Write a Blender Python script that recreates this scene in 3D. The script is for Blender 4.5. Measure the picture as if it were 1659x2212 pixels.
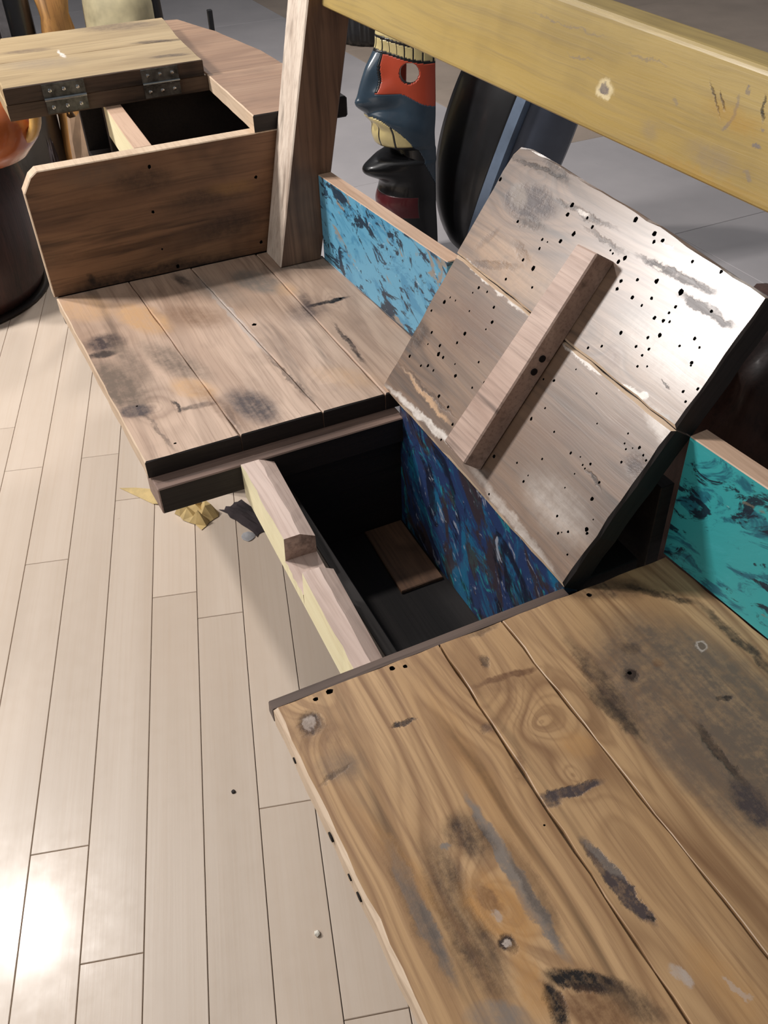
import bpy, bmesh, math, random
from mathutils import Vector, Matrix
from mathutils.geometry import delaunay_2d_cdt
for o in list(bpy.data.objects): bpy.data.objects.remove(o, do_unlink=True)
SC = bpy.context.scene; COL = SC.collection
# ------------------------------------------------------------------ camera
cd = bpy.data.cameras.new('camera'); cam = bpy.data.objects.new('camera', cd); COL.objects.link(cam)
RX = ((0.429654, 0.902562, -0.027935), (0.573559, -0.296669, -0.763556), (-0.697444, 0.312042, -0.645137))
cam.matrix_world = Matrix(((RX[0][0], -RX[1][0], -RX[2][0], 0), (RX[0][1], -RX[1][1], -RX[2][1], 0),
                           (RX[0][2], -RX[1][2], -RX[2][2], 1.12), (0, 0, 0, 1)))
cd.sensor_fit = 'VERTICAL'; cd.sensor_height = 36; cd.lens = 1974.41*36/2212; cd.clip_start = .02
SC.camera = cam
# ------------------------------------------------------------------ world, lamps, exposure
W = bpy.data.worlds.new('world'); SC.world = W; W.use_nodes = True
W.node_tree.nodes['Background'].inputs[0].default_value = (.86, .92, 1, 1)
W.node_tree.nodes['Background'].inputs[1].default_value = .13
def spot(loc, aim, power, size, col=(1, .955, .92), ang=120, blend=.6):
    l = bpy.data.lights.new('spot_light', 'SPOT'); l.energy = power; l.shadow_soft_size = size; l.color = col
    l.spot_size = math.radians(ang); l.spot_blend = blend
    o = bpy.data.objects.new('spot_light', l); COL.objects.link(o); o.location = loc
    o.rotation_euler = (Vector(aim)-Vector(loc)).to_track_quat('-Z', 'Y').to_euler(); return o
spot((-2.35, -.68, 2.69), (-1.6, .6, 0), 125, .07, ang=165, blend=.3)
spot((-2.26, -1.25, 2.03), (-.8, .4, .4), 170, .15, ang=150, blend=.4)
spot((-3.6, 1.1, 2.7), (-2.9, 1.7, 0), 95, .15, ang=140, blend=.8)  # added unseen lamp that brightens the back tiles
al = bpy.data.lights.new('area_fill', 'AREA'); al.energy = 22; al.size = 1.6; al.color = (1, .96, .92)  # added area fill, no such panel seen; lifts the floor shadows
ao = bpy.data.objects.new('area_fill', al); COL.objects.link(ao); ao.location = (-.6, -2.4, 2.7)
ao.rotation_euler = (Vector((-.9, .2, 0))-ao.location).to_track_quat('-Z', 'Y').to_euler()
vs = SC.view_settings
SC.display_settings.display_device = 'sRGB'
vs.view_transform = 'Standard'; vs.look = 'None'; vs.exposure = 0; vs.gamma = 1; vs.use_curve_mapping = False
# ------------------------------------------------------------------ helpers
def lin(c):
    f = lambda v: v/12.92 if v <= .04045 else ((v+.055)/1.055)**2.4
    return tuple(f(v/255) for v in c)+(1,)
PAL = dict(kd=(58,44,37), bk=(28,23,22), gl=(186,172,162), gb=(110,93,79), gr=(134,122,112), br=(112,78,52), or_=(186,138,84),
           kp=(74,62,61), lo=(204,164,124), wh=(226,216,206), pw=(226,208,164), yd=(176,134,52))
PAL['or'] = PAL['or_']
class NT:
    def __init__(s, name):
        s.m = bpy.data.materials.new(name); s.m.use_nodes = True; s.t = s.m.node_tree
        s.b = s.t.nodes['Principled BSDF']
    def n(s, typ, **kw):
        n = s.t.nodes.new(typ)
        for k, v in kw.items(): setattr(n, k, v)
        return n
    def put(s, sock, v):
        if v is None: return
        if hasattr(v, 'is_output'): s.t.links.new(v, sock)
        else: sock.default_value = v
    def math(s, op, a, b=None, clamp=False):
        n = s.n('ShaderNodeMath', operation=op); n.use_clamp = clamp
        s.put(n.inputs[0], a); s.put(n.inputs[1], b); return n.outputs[0]
    def vec(s, op, a, b=None):
        n = s.n('ShaderNodeVectorMath', operation=op); s.put(n.inputs[0], a); s.put(n.inputs[1], b)
        return n.outputs['Value'] if op in ('LENGTH', 'DOT_PRODUCT') else n.outputs[0]
    def noise(s, v, sc, det=3, rough=.55, dist=0, out='Fac'):
        n = s.n('ShaderNodeTexNoise'); s.put(n.inputs['Vector'], v); n.inputs['Scale'].default_value = sc
        n.inputs['Detail'].default_value = det; n.inputs['Roughness'].default_value = rough
        n.inputs['Distortion'].default_value = dist; return n.outputs[out]
    def rng(s, v, a, b, c=0., d=1., smooth=False):
        n = s.n('ShaderNodeMapRange'); n.interpolation_type = 'SMOOTHSTEP' if smooth else 'LINEAR'
        s.put(n.inputs[0], v)
        for i, q in enumerate((a, b, c, d)): n.inputs[i+1].default_value = q
        return n.outputs[0]
    def mix(s, f, a, b, mode='MIX'):
        n = s.n('ShaderNodeMix', data_type='RGBA', blend_type=mode); s.put(n.inputs[0], f)
        s.put(n.inputs[6], a); s.put(n.inputs[7], b); return n.outputs[2]
    def coords(s, axes='xyz', rnd=0):
        v = s.n('ShaderNodeTexCoord').outputs['Object']
        if axes != 'xyz':
            sp = s.n('ShaderNodeSeparateXYZ'); s.put(sp.inputs[0], v); cb = s.n('ShaderNodeCombineXYZ')
            for i, a in enumerate(axes): s.put(cb.inputs[i], sp.outputs['xyz'.index(a)])
            v = cb.outputs[0]
        w = v
        if rnd:
            r = s.n('ShaderNodeObjectInfo').outputs['Random']; k = s.math('MULTIPLY', r, rnd)
            cb = s.n('ShaderNodeCombineXYZ'); s.put(cb.inputs[0], k); s.put(cb.inputs[1], s.math('MULTIPLY', k, 1.7)); s.put(cb.inputs[2], k)
            w = s.vec('ADD', v, cb.outputs[0])
        return v, w
    def stains(s, col, v, st, shift, warp=.012, gl=None):
        # worn patches, and a little painted shade and sheen, with a place of their own in the wood: plane of the first two axes
        m = s.n('ShaderNodeVectorMath', operation='MULTIPLY'); s.put(m.inputs[0], v); m.inputs[1].default_value = (1, 1, 0)
        d = s.vec('SUBTRACT', s.noise(v, 38, 6, .72, 0, 'Color'), (.5, .5, .5))
        d2 = s.n('ShaderNodeVectorMath', operation='MULTIPLY'); s.put(d2.inputs[0], d); d2.inputs[1].default_value = (warp, warp, 0)
        p = s.vec('ADD', m.outputs[0], d2.outputs[0])
        gr = s.rng(s.noise(v, 90, 5, .75), .35, .6, .7, 1.2)
        if gl is not None: gr = s.math('MULTIPLY', gr, s.rng(gl, .35, .65, .8, 1.2))
        s.dull = None
        for cx, cy, a, b, ang, c, k, so in st:
            mp = s.n('ShaderNodeMapping', vector_type='TEXTURE'); s.put(mp.inputs[0], p)
            mp.inputs[1].default_value = (cx-shift[0], cy-shift[1], 0); mp.inputs[2].default_value = (0, 0, ang)
            mp.inputs[3].default_value = (a, b, 1)
            L = s.vec('LENGTH', mp.outputs[0])
            f = s.rng(L, 1-so*.85, 1+so*.6, k, 0, True)
            f = s.math('MULTIPLY', f, gr, True); col = s.mix(f, col, lin(PAL[c]))
            if c in ('kd', 'kp', 'bk'): s.dull = f if s.dull is None else s.math('MAXIMUM', s.dull, f)
        return col
    def bump(s, h, dist, strength=.6):
        n = s.n('ShaderNodeBump'); n.inputs['Strength'].default_value = strength; n.inputs['Distance'].default_value = dist
        s.put(n.inputs['Height'], h); s.put(s.b.inputs['Normal'], n.outputs[0])
    def done(s, col, rough=.5, coat=0, coat_r=.15, spec=.5, metal=0, cior=1.5):
        s.b.inputs['Coat IOR'].default_value = cior
        s.put(s.b.inputs['Base Color'], col); s.put(s.b.inputs['Roughness'], rough)
        if not s.b.inputs['Coat Weight'].is_linked: s.b.inputs['Coat Weight'].default_value = coat
        s.b.inputs['Coat Roughness'].default_value = coat_r
        s.b.inputs['Specular IOR Level'].default_value = spec; s.b.inputs['Metallic'].default_value = metal
        return s.m
def scaled(N, v, sc):
    n = N.n('ShaderNodeVectorMath', operation='MULTIPLY'); N.put(n.inputs[0], v); n.inputs[1].default_value = sc; return n.outputs[0]
def wood(name, light, mid, dark, axes='xyz', stains=(), shift=(0, 0), rnd=7., rings=9., ring_amt=.45, streak=.5, streak_lo=.56,
         rough=.5, coat=0., coat_r=.2, cior=1.5, spec=.5, bump=.0006, fibre=.45, tone=.12, warp=.02, blotch=.25, knots=(), jag=.5):
    """planks with grain along the first of the given axes"""
    N = NT(name); v, w = N.coords(axes, rnd)
    wob = scaled(N, N.vec('SUBTRACT', N.noise(w, 5, 2, .5, 0, 'Color'), (.5, .5, .5)), (.0, .014, .014))
    g = N.vec('ADD', w, wob)
    n1 = N.noise(scaled(N, g, (1.1, 10, 10)), 1, 1.5, .45)
    for cx, cy, ka, kb, an, amp in knots:
        mp = N.n('ShaderNodeMapping', vector_type='TEXTURE'); m0 = N.n('ShaderNodeVectorMath', operation='MULTIPLY')
        N.put(m0.inputs[0], v); m0.inputs[1].default_value = (1, 1, 0); N.put(mp.inputs[0], m0.outputs[0])
        mp.inputs[1].default_value = (cx-shift[0], cy-shift[1], 0); mp.inputs[2].default_value = (0, 0, an); mp.inputs[3].default_value = (ka, kb, 1)
        L = N.vec('LENGTH', mp.outputs[0]); n1 = N.math('ADD', n1, N.math('MULTIPLY', N.math('EXPONENT', N.math('MULTIPLY', L, -1.0)), amp))
    n1 = N.math('ADD', n1, N.math('MULTIPLY', N.noise(scaled(N, g, (9, 120, 120)), 1, 3, .6), .05*jag))
    def lines(k, pw):
        return N.math('POWER', N.rng(N.math('SINE', N.math('MULTIPLY', n1, k*6.283)), -1, 1, 0, 1), pw)
    ring = lines(rings, 2.2); ring2 = lines(rings*2.7, 3.)
    fib = N.noise(scaled(N, g, (4, 230, 230)), 1, 4, .65)
    vary = N.rng(N.noise(scaled(N, g, (1.5, 6, 6)), 1.7, 2, .5), .35, .65, .35, 1.)
    col = N.mix(N.rng(N.noise(scaled(N, g, (1.1, 7, 7)), 1.3, 3, .6), .3, .7), lin(mid), lin(light))
    col = N.mix(N.math('MULTIPLY', N.math('MULTIPLY', ring, ring_amt), vary, True), col, lin(dark))
    col = N.mix(N.math('MULTIPLY', N.math('MULTIPLY', ring2, ring_amt*.6), vary, True), col, lin(dark))
    col = N.mix(N.rng(fib, .48, .7, 0, fibre), col, lin(dark))
    st = N.rng(N.noise(scaled(N, g, (1.6, 22, 22)), 1, 4, .65), streak_lo, streak_lo+.14, 0, streak, True)
    col = N.mix(st, col, lin(tuple(c*.45 for c in dark)))
    bl = N.rng(N.noise(w, 9, 3, .6), .5, .72, 0, blotch, True)
    col = N.mix(bl, col, lin(tuple(c*.8 for c in dark)))
    if tone:
        r = N.n('ShaderNodeObjectInfo').outputs['Random']
        hs = N.n('ShaderNodeHueSaturation'); N.put(hs.inputs['Color'], col); N.put(hs.inputs['Value'], N.rng(r, 0, 1, 1-tone, 1+tone)); col = hs.outputs[0]
    if stains: col = N.stains(col, v, stains, shift, warp, N.noise(scaled(N, g, (5, 90, 90)), 1, 3, .6))
    h = N.math('ADD', N.math('MULTIPLY', fib, .6), N.math('MULTIPLY', ring, -.25)); dull = getattr(N, 'dull', None)
    if dull is not None:      # gouges and burnt spots lie deeper and have lost their shine
        h = N.math('ADD', h, N.math('MULTIPLY', dull, -1.2)); k = N.math('MULTIPLY_ADD', dull, -.9)
        k.node.inputs[2].default_value = 1.; cw = N.math('MULTIPLY', k, coat, True)
    if bump: N.bump(h, bump)
    if dull is not None: N.put(N.b.inputs['Coat Weight'], cw)
    return N.done(col, N.rng(fib, .2, .8, rough-.07, rough+.1), coat, coat_r, spec, 0, cior)
def plain(name, c, rough=.5, coat=0, var=.25, scale=30, metal=0, bump=0, spec=.5, coat_r=.1):
    N = NT(name); v, w = N.coords('xyz', 3)
    f = N.noise(w, scale, 4, .6); col = N.mix(N.rng(f, .3, .7), lin(tuple(k*(1-var) for k in c)), lin(tuple(min(255, k*(1+var*.5)) for k in c)))
    if bump: N.bump(f, bump)
    return N.done(col, rough, coat, coat_r, spec, metal)
def paint(name, layers, axes='xyz', sc=(6, 30, 30), rough=.45, ang=0., bump=.0008):
    """flaking paint: base colour, then (colour, low, high, amount, seed, scale) layers"""
    N = NT(name); v, w = N.coords(axes, 0)
    mp = N.n('ShaderNodeMapping'); N.put(mp.inputs[0], v); mp.inputs[2].default_value = (0, 0, ang); v = mp.outputs[0]
    base, rest = layers[0], layers[1:]
    col = lin(base); last = None
    for c, lo, hi, k, seed, s in rest:
        q = N.vec('ADD', scaled(N, v, tuple(a*s for a in sc)), (seed, seed*1.3, seed*.7))
        f = N.noise(q, 1, 5, .68, .8); last = f
        col = N.mix(N.rng(f, lo, hi, 0, k, True), col, lin(c))
    N.bump(last, bump); return N.done(col, rough, .25, .3)
# ---- meshes
ROOT = Vector((-.9, .33, 0))
def link(name, me, mats, parent=None, loc=None, kind=None, label=None):
    o = bpy.data.objects.new(name, me); COL.objects.link(o)
    for m in (mats if isinstance(mats, (list, tuple)) else [mats]): me.materials.append(m)
    if parent: o.parent = parent
    if loc is not None: o.location = loc
    if kind: o['kind'] = kind
    if label: o['label'] = label
    return o
def thing(name, label, cat, loc, rz=0, group=None):
    o = bpy.data.objects.new(name, None); COL.objects.link(o); o.location = loc; o.rotation_euler = (0, 0, rz)
    o.empty_display_size = .05; o['label'] = label; o['category'] = cat
    if group: o['group'] = group
    return o
def pyd(name, V, F, mi=None, smooth=False):
    me = bpy.data.meshes.new(name); me.from_pydata([tuple(v) for v in V], [], F)
    if mi: me.polygons.foreach_set('material_index', mi)
    if smooth: me.polygons.foreach_set('use_smooth', [True]*len(me.polygons))
    me.update(); return me
def fix(me):
    bm = bmesh.new(); bm.from_mesh(me); bmesh.ops.recalc_face_normals(bm, faces=bm.faces); bm.to_mesh(me); bm.free(); return me
def board(quad, z0, z1, cham=.0015, jag=.0, step=.03, holes=(), depth=.008, seed=0, mi_side=(0, 0, 0, 0), frame=None, mi_cham=None, off=ROOT):
    """plank: plan outline (four or more corners, counter-clockwise), chamfered top edge, real drilled holes in its top"""
    rn = random.Random(seed); P = []; E = []
    n = len(quad); CH = list(cham) if isinstance(cham, (tuple, list)) else [cham]*n; ZC = []
    for k in range(n):
        a = Vector(quad[k]); b = Vector(quad[(k+1) % n]); d = b-a; L = d.length; nn = Vector((-d.y, d.x))/L
        m = max(1, int(L/step)) if jag else 1
        for i in range(m):
            j = rn.uniform(-jag, jag) if i else 0
            P.append(a+d*(i/m)+nn*j); E.append(k)
    N = len(P); T = []
    for i in range(N):
        dp = (P[i]-P[i-1]).normalized(); dn = (P[(i+1) % N]-P[i]).normalized()
        n1 = Vector((-dp.y, dp.x)); n2 = Vector((-dn.y, dn.x)); t = n1+n2; t = t/max(.3, (t.length_squared/2))
        w_ = 1+rn.uniform(-.3, .5)*(1 if jag else 0); c1, c2_ = CH[E[i-1]], CH[E[i]]
        T.append(P[i]+(t*c2_*w_ if c1 == c2_ else (n1*c1+n2*c2_)*w_)); ZC.append(max(c1, c2_) if c1 != c2_ else c2_)
    V = [(p.x, p.y, z0) for p in P]+[(p.x, p.y, z1-c) for p, c in zip(P, ZC)]; F = []; MI = []
    F.append(list(range(N))[::-1]); MI.append(0)
    for i in range(N):
        j = (i+1) % N
        F.append([i, j, N+j, N+i]); MI.append(mi_side[E[i] % len(mi_side)])
    c2 = [t.copy() for t in T]; ed = [(i, (i+1) % N) for i in range(N)]; hl = []
    for hx, hy, hr in holes:
        k = 9; s0 = len(c2); a0 = rn.uniform(0, 1); el = rn.uniform(.8, 1.15); el2 = 1/el
        c2 += [Vector((hx+hr*el*math.cos(a0+6.2832*i/k)*(1+rn.uniform(-.12, .12)), hy+hr*el2*math.sin(a0+6.2832*i/k))) for i in range(k)]
        ed += [(s0+i, s0+(i+1) % k) for i in range(k)]; hl.append((Vector((hx, hy)), hr, s0, k))
    if holes:
        vs_, es_, fs_, ov, oe, of = delaunay_2d_cdt(c2, ed, [], 1, 1e-6)
        base = len(V); V += [(v.x, v.y, z1) for v in vs_]
        mp = {}
        for i, l in enumerate(ov):
            for q in l: mp[q] = base+i
        for f in fs_:
            c = sum((vs_[i] for i in f), Vector((0, 0)))/len(f)
            if any((c-h).length < r*.8 for h, r, _, _ in hl): continue
            F.append([base+i for i in f]); MI.append(0)
        for h, r, s0, k in hl:
            ring = [mp[s0+i] for i in range(k)]; b0 = len(V)
            V += [(V[q][0], V[q][1], z1-min(depth, z1-z0-.002)) for q in ring]
            for i in range(k): F.append([ring[i], b0+i, b0+(i+1) % k, ring[(i+1) % k]]); MI.append(1)
            F.append([b0+i for i in range(k)]); MI.append(1)
        top = [mp[i] for i in range(N)]
    else:
        base = len(V); V += [(t.x, t.y, z1) for t in T]; top = list(range(base, base+N)); F.append(top[:]); MI.append(0)
    for i in range(N):
        j = (i+1) % N; F.append([N+i, N+j, top[j], top[i]]); MI.append(mi_side[E[i] % len(mi_side)] if mi_cham is None else mi_cham[E[i] % len(mi_cham)])
    if frame: V = [frame @ Vector(v) for v in V]
    V = [Vector(v)-off for v in V]
    return fix(pyd('board', V, F, MI))
def rect(x0, x1, y0, y1): return [(x0, y0), (x1, y0), (x1, y1), (x0, y1)]
def hexa(c8, bev=.001, off=ROOT, seg=1):
    """solid from eight corners: bottom four then top four, same order"""
    bm = bmesh.new(); vs_ = [bm.verts.new(Vector(c)-off) for c in c8]
    for f in ((3, 2, 1, 0), (4, 5, 6, 7), (0, 1, 5, 4), (1, 2, 6, 5), (2, 3, 7, 6), (3, 0, 4, 7)): bm.faces.new([vs_[i] for i in f])
    if bev: bmesh.ops.bevel(bm, geom=list(bm.edges), offset=bev, segments=seg, affect='EDGES', profile=.6)
    bmesh.ops.recalc_face_normals(bm, faces=bm.faces); me = bpy.data.meshes.new('solid'); bm.to_mesh(me); bm.free(); return me
def box(x0, x1, y0, y1, z0, z1, bev=.001, off=ROOT):
    return hexa([(x0, y0, z0), (x1, y0, z0), (x1, y1, z0), (x0, y1, z0), (x0, y0, z1), (x1, y0, z1), (x1, y1, z1), (x0, y1, z1)], bev, off)
def lathe(prof, seg=40, wob=None, smooth=True):
    V = []; F = []
    for k, (r, z) in enumerate(prof):
        for i in range(seg):
            a = 6.28318*i/seg; q = r*(wob(a, z) if wob else 1); V.append((q*math.cos(a), q*math.sin(a), z))
    for k in range(len(prof)-1):
        for i in range(seg):
            j = (i+1) % seg; F.append([k*seg+i, k*seg+j, (k+1)*seg+j, (k+1)*seg+i])
    F.append(list(range(seg))[::-1]); F.append([(len(prof)-1)*seg+i for i in range(seg)])
    return fix(pyd('lathe', V, F, None, smooth))
NEAR_STAINS_SHADE=[
 (-0.4983,0.1418,0.0121,0.0145,1.0771,'kd',0.75,0.5),
 (-0.4983,0.1418,0.0064,0.0083,1.1597,'gl',0.8,0.3),
 (-0.4894,0.1411,0.0052,0.0017,-0.2763,'bk',0.7,0.6),
 (-0.4445,0.1501,0.0204,0.0159,1.1852,'gb',0.45,0.8),
 (-0.4831,0.1424,0.0335,0.0198,0.9038,'br',0.35,0.8),
 (-0.4382,0.1415,0.0159,0.0024,1.8665,'kd',0.4,0.7),
 (-0.4605,0.2175,0.0133,0.003,1.4637,'kd',0.85,0.4),
 (-0.3024,0.1515,0.0594,0.0063,-0.0255,'gr',0.7,0.35),
 (-0.3057,0.1505,0.068,0.0082,-0.0233,'kd',0.35,0.6),
 (-0.2801,0.1777,0.0685,0.0168,-0.0833,'kd',0.55,0.6),
 (-0.2946,0.2312,0.0744,0.0077,-0.0086,'gr',0.85,0.25),
 (-0.3362,0.2149,0.0229,0.0162,0.2079,'kd',0.6,0.7),
 (-0.2786,0.239,0.049,0.0071,-0.0837,'kd',0.35,0.6),
 (-0.2744,0.2057,0.0359,0.0212,0.2212,'or',0.6,0.5),
 (-0.2857,0.2021,0.0174,0.0065,0.0908,'br',0.5,0.6),
 (-0.2697,0.2015,0.0052,0.0029,-0.069,'gl',0.6,0.5),
 (-0.2478,0.1971,0.0087,0.0076,0.4799,'kd',0.8,0.5),
 (-0.2479,0.1969,0.004,0.0033,0.3258,'gl',0.8,0.4),
 (-0.3366,0.1936,0.0051,0.0038,0.9221,'gr',0.7,0.5),
 (-0.201,0.2333,0.0257,0.0075,0.9472,'bk',0.85,0.5),
 (-0.1966,0.2063,0.0157,0.0076,-0.3218,'bk',0.85,0.5),
 (-0.1755,0.2542,0.0271,0.0095,0.5939,'kd',0.55,0.7),
 (-0.1791,0.2304,0.0263,0.0131,0.7165,'br',0.6,0.7),
 (-0.2043,0.1675,0.0238,0.0124,0.9022,'gr',0.6,0.5),
 (-0.2183,0.198,0.0248,0.0103,-0.1522,'or',0.5,0.6),
 (-0.4637,0.3276,0.0337,0.0043,1.4454,'br',0.75,0.6),
 (-0.4548,0.3204,0.0368,0.0091,1.4626,'br',0.3,0.8),
 (-0.3346,0.3133,0.0285,0.0057,1.4017,'kp',0.9,0.35),
 (-0.3342,0.2959,0.0106,0.0071,1.5391,'kp',0.7,0.5),
 (-0.253,0.2994,0.0409,0.008,0.0553,'kp',0.85,0.25),
 (-0.2722,0.3016,0.0216,0.0044,0.1907,'gr',0.5,0.5),
 (-0.2176,0.3032,0.0026,0.0026,0.3735,'bk',0.7,0.5),
 (-0.3709,0.2868,0.0157,0.0054,-0.3876,'br',0.5,0.7),
 (-0.3693,0.3436,0.0189,0.0132,1.0203,'or',0.35,0.8),
 (-0.4905,0.3193,0.0091,0.0038,-0.1938,'kd',0.6,0.6),
 (-0.5246,0.3392,0.0171,0.0055,1.4773,'kd',0.4,0.6),
 (-0.1743,0.2976,0.01,0.0039,0.2555,'gl',0.6,0.4),
 (-0.1505,0.3242,0.01,0.002,0.2791,'gl',0.8,0.3),
 (-0.1435,0.3277,0.0052,0.0018,0.8105,'gl',0.6,0.4),
 (-0.3559,0.4687,0.1231,0.0757,0.0829,'gb',0.75,0.4),
 (-0.4189,0.404,0.0611,0.01,-0.0512,'kd',0.6,0.6),
 (-0.3863,0.3926,0.0402,0.0061,0.1317,'bk',0.5,0.6),
 (-0.2836,0.4308,0.0699,0.0312,0.014,'gb',0.55,0.6),
 (-0.518,0.4772,0.0486,0.0154,1.1456,'kd',0.55,0.7),  # shade in the corner by the raised lid, painted as a dark patch
 (-0.2578,0.4394,0.0248,0.012,-0.1058,'kp',0.8,0.5),
 (-0.3069,0.4486,0.0342,0.0051,-0.0404,'kd',0.75,0.5),
 (-0.4133,0.4338,0.0072,0.0077,0.9719,'kd',0.9,0.5),
 (-0.3516,0.493,0.0071,0.003,1.3603,'kd',0.8,0.5),
 (-0.4823,0.5271,0.0393,0.0056,0.7497,'bk',0.6,0.6),
 (-0.4132,0.5539,0.0425,0.0055,0.0384,'bk',0.6,0.6),
 (-0.3706,0.5542,0.0255,0.0054,-0.2903,'kd',0.6,0.6),
 (-0.4118,0.5164,0.0063,0.008,1.1018,'gl',0.7,0.3),
 (-0.4118,0.5164,0.0045,0.0056,1.1018,'gb',0.9,0.3),
 (-0.4125,0.465,0.0051,0.0048,0.9109,'br',0.6,0.6),
 (-0.44,0.454,0.009,0.0074,0.7622,'kd',0.4,0.7),
 (-0.3445,0.1556,0.0701,0.0076,0.2159,'or',0.3,0.9),
 (-0.3875,0.2501,0.0974,0.0113,-0.0607,'or',0.25,0.9),
 (-0.4207,0.2819,0.0056,0.0061,1.1059,'kp',0.5,0.6),
 (-0.1584,0.3212,0.0354,0.0148,0.1286,'or',0.3,0.9),
]
NEAR_HOLES=[
 (-0.5296,0.3897,0.00446),
 (-0.522,0.236,0.00305),
 (-0.5184,0.2482,0.00238),
 (-0.5207,0.1563,0.0026),
 (-0.5229,0.1714,0.00361),
 (-0.518,0.4601,0.00305),
 (-0.4661,0.3585,0.00136),
 (-0.3173,0.275,0.00107),
 (-0.5291,0.3629,0.00183),
 (-0.4155,0.434,0.00234),
]
FAR_STAINS=[
 (-1.2837,0.1254,0.0305,0.0275,1.3891,'kp',0.7,0.6),
 (-1.1535,0.1139,0.0862,0.0325,0.167,'gb',0.75,0.6),
 (-1.2505,0.1136,0.0235,0.0106,1.3893,'kd',0.8,0.5),
 (-1.2123,0.1474,0.082,0.0159,0.1245,'gb',0.5,0.7),
 (-1.1825,0.203,0.0798,0.0244,0.3593,'gb',0.55,0.7),
 (-1.332,0.1959,0.0651,0.0289,0.3196,'lo',0.75,0.45),
 (-1.4108,0.1198,0.0564,0.0372,0.5226,'lo',0.5,0.6),
 (-1.0963,0.2078,0.0398,0.0224,0.4825,'lo',0.6,0.5),
 (-1.0151,0.2678,0.0516,0.0256,0.2146,'kp',0.7,0.6),
 (-1.0639,0.1755,0.0174,0.0028,0.0212,'kd',0.7,0.5),
 (-1.0511,0.1998,0.0288,0.0063,1.4067,'kd',0.5,0.6),
 (-1.0784,0.1223,0.0234,0.0148,1.2136,'kp',0.7,0.5),
 (-1.2426,0.4736,0.0366,0.0057,1.5546,'bk',0.85,0.4),
 (-1.2315,0.4326,0.0305,0.0403,0.938,'kp',0.45,0.8),
 (-1.1094,0.4498,0.0632,0.0038,-0.0536,'kd',0.75,0.5),
 (-1.2519,0.4386,0.0525,0.0081,-0.2271,'kp',0.4,0.7),
 (-1.3661,0.3946,0.0572,0.0299,0.3736,'gr',0.7,0.45),
 (-1.2815,0.3232,0.1505,0.0059,0.0586,'gl',0.65,0.4),
 (-1.4306,0.2865,0.0307,0.0099,0.2161,'kd',0.6,0.6),
 (-1.3741,0.3234,0.091,0.0265,0.4387,'gr',0.4,0.8),
 (-1.0535,0.3368,0.0788,0.0042,0.0956,'kd',0.5,0.6),
 (-1.0064,0.2331,0.0432,0.0042,-0.0044,'kd',0.4,0.7),
 (-1.0239,0.4064,0.0498,0.0241,0.6726,'lo',0.3,0.8),
 (-1.298,0.2671,0.0619,0.0278,0.67,'br',0.35,0.7),
 (-1.0375,0.2255,0.0851,0.0123,0.2349,'br',0.3,0.7),
 (-1.0169,0.1388,0.0528,0.0028,0.1517,'kd',0.4,0.6),
 (-1.3164,0.429,0.0177,0.0257,1.5978,'lo',0.4,0.7),
]
FAR_HOLES=[
 (-1.2293,0.3437,0.00445),
 (-0.981,0.1497,0.00213),
 (-1.244,0.4942,0.00294),
 (-1.0897,0.1268,0.00186),
]
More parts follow.
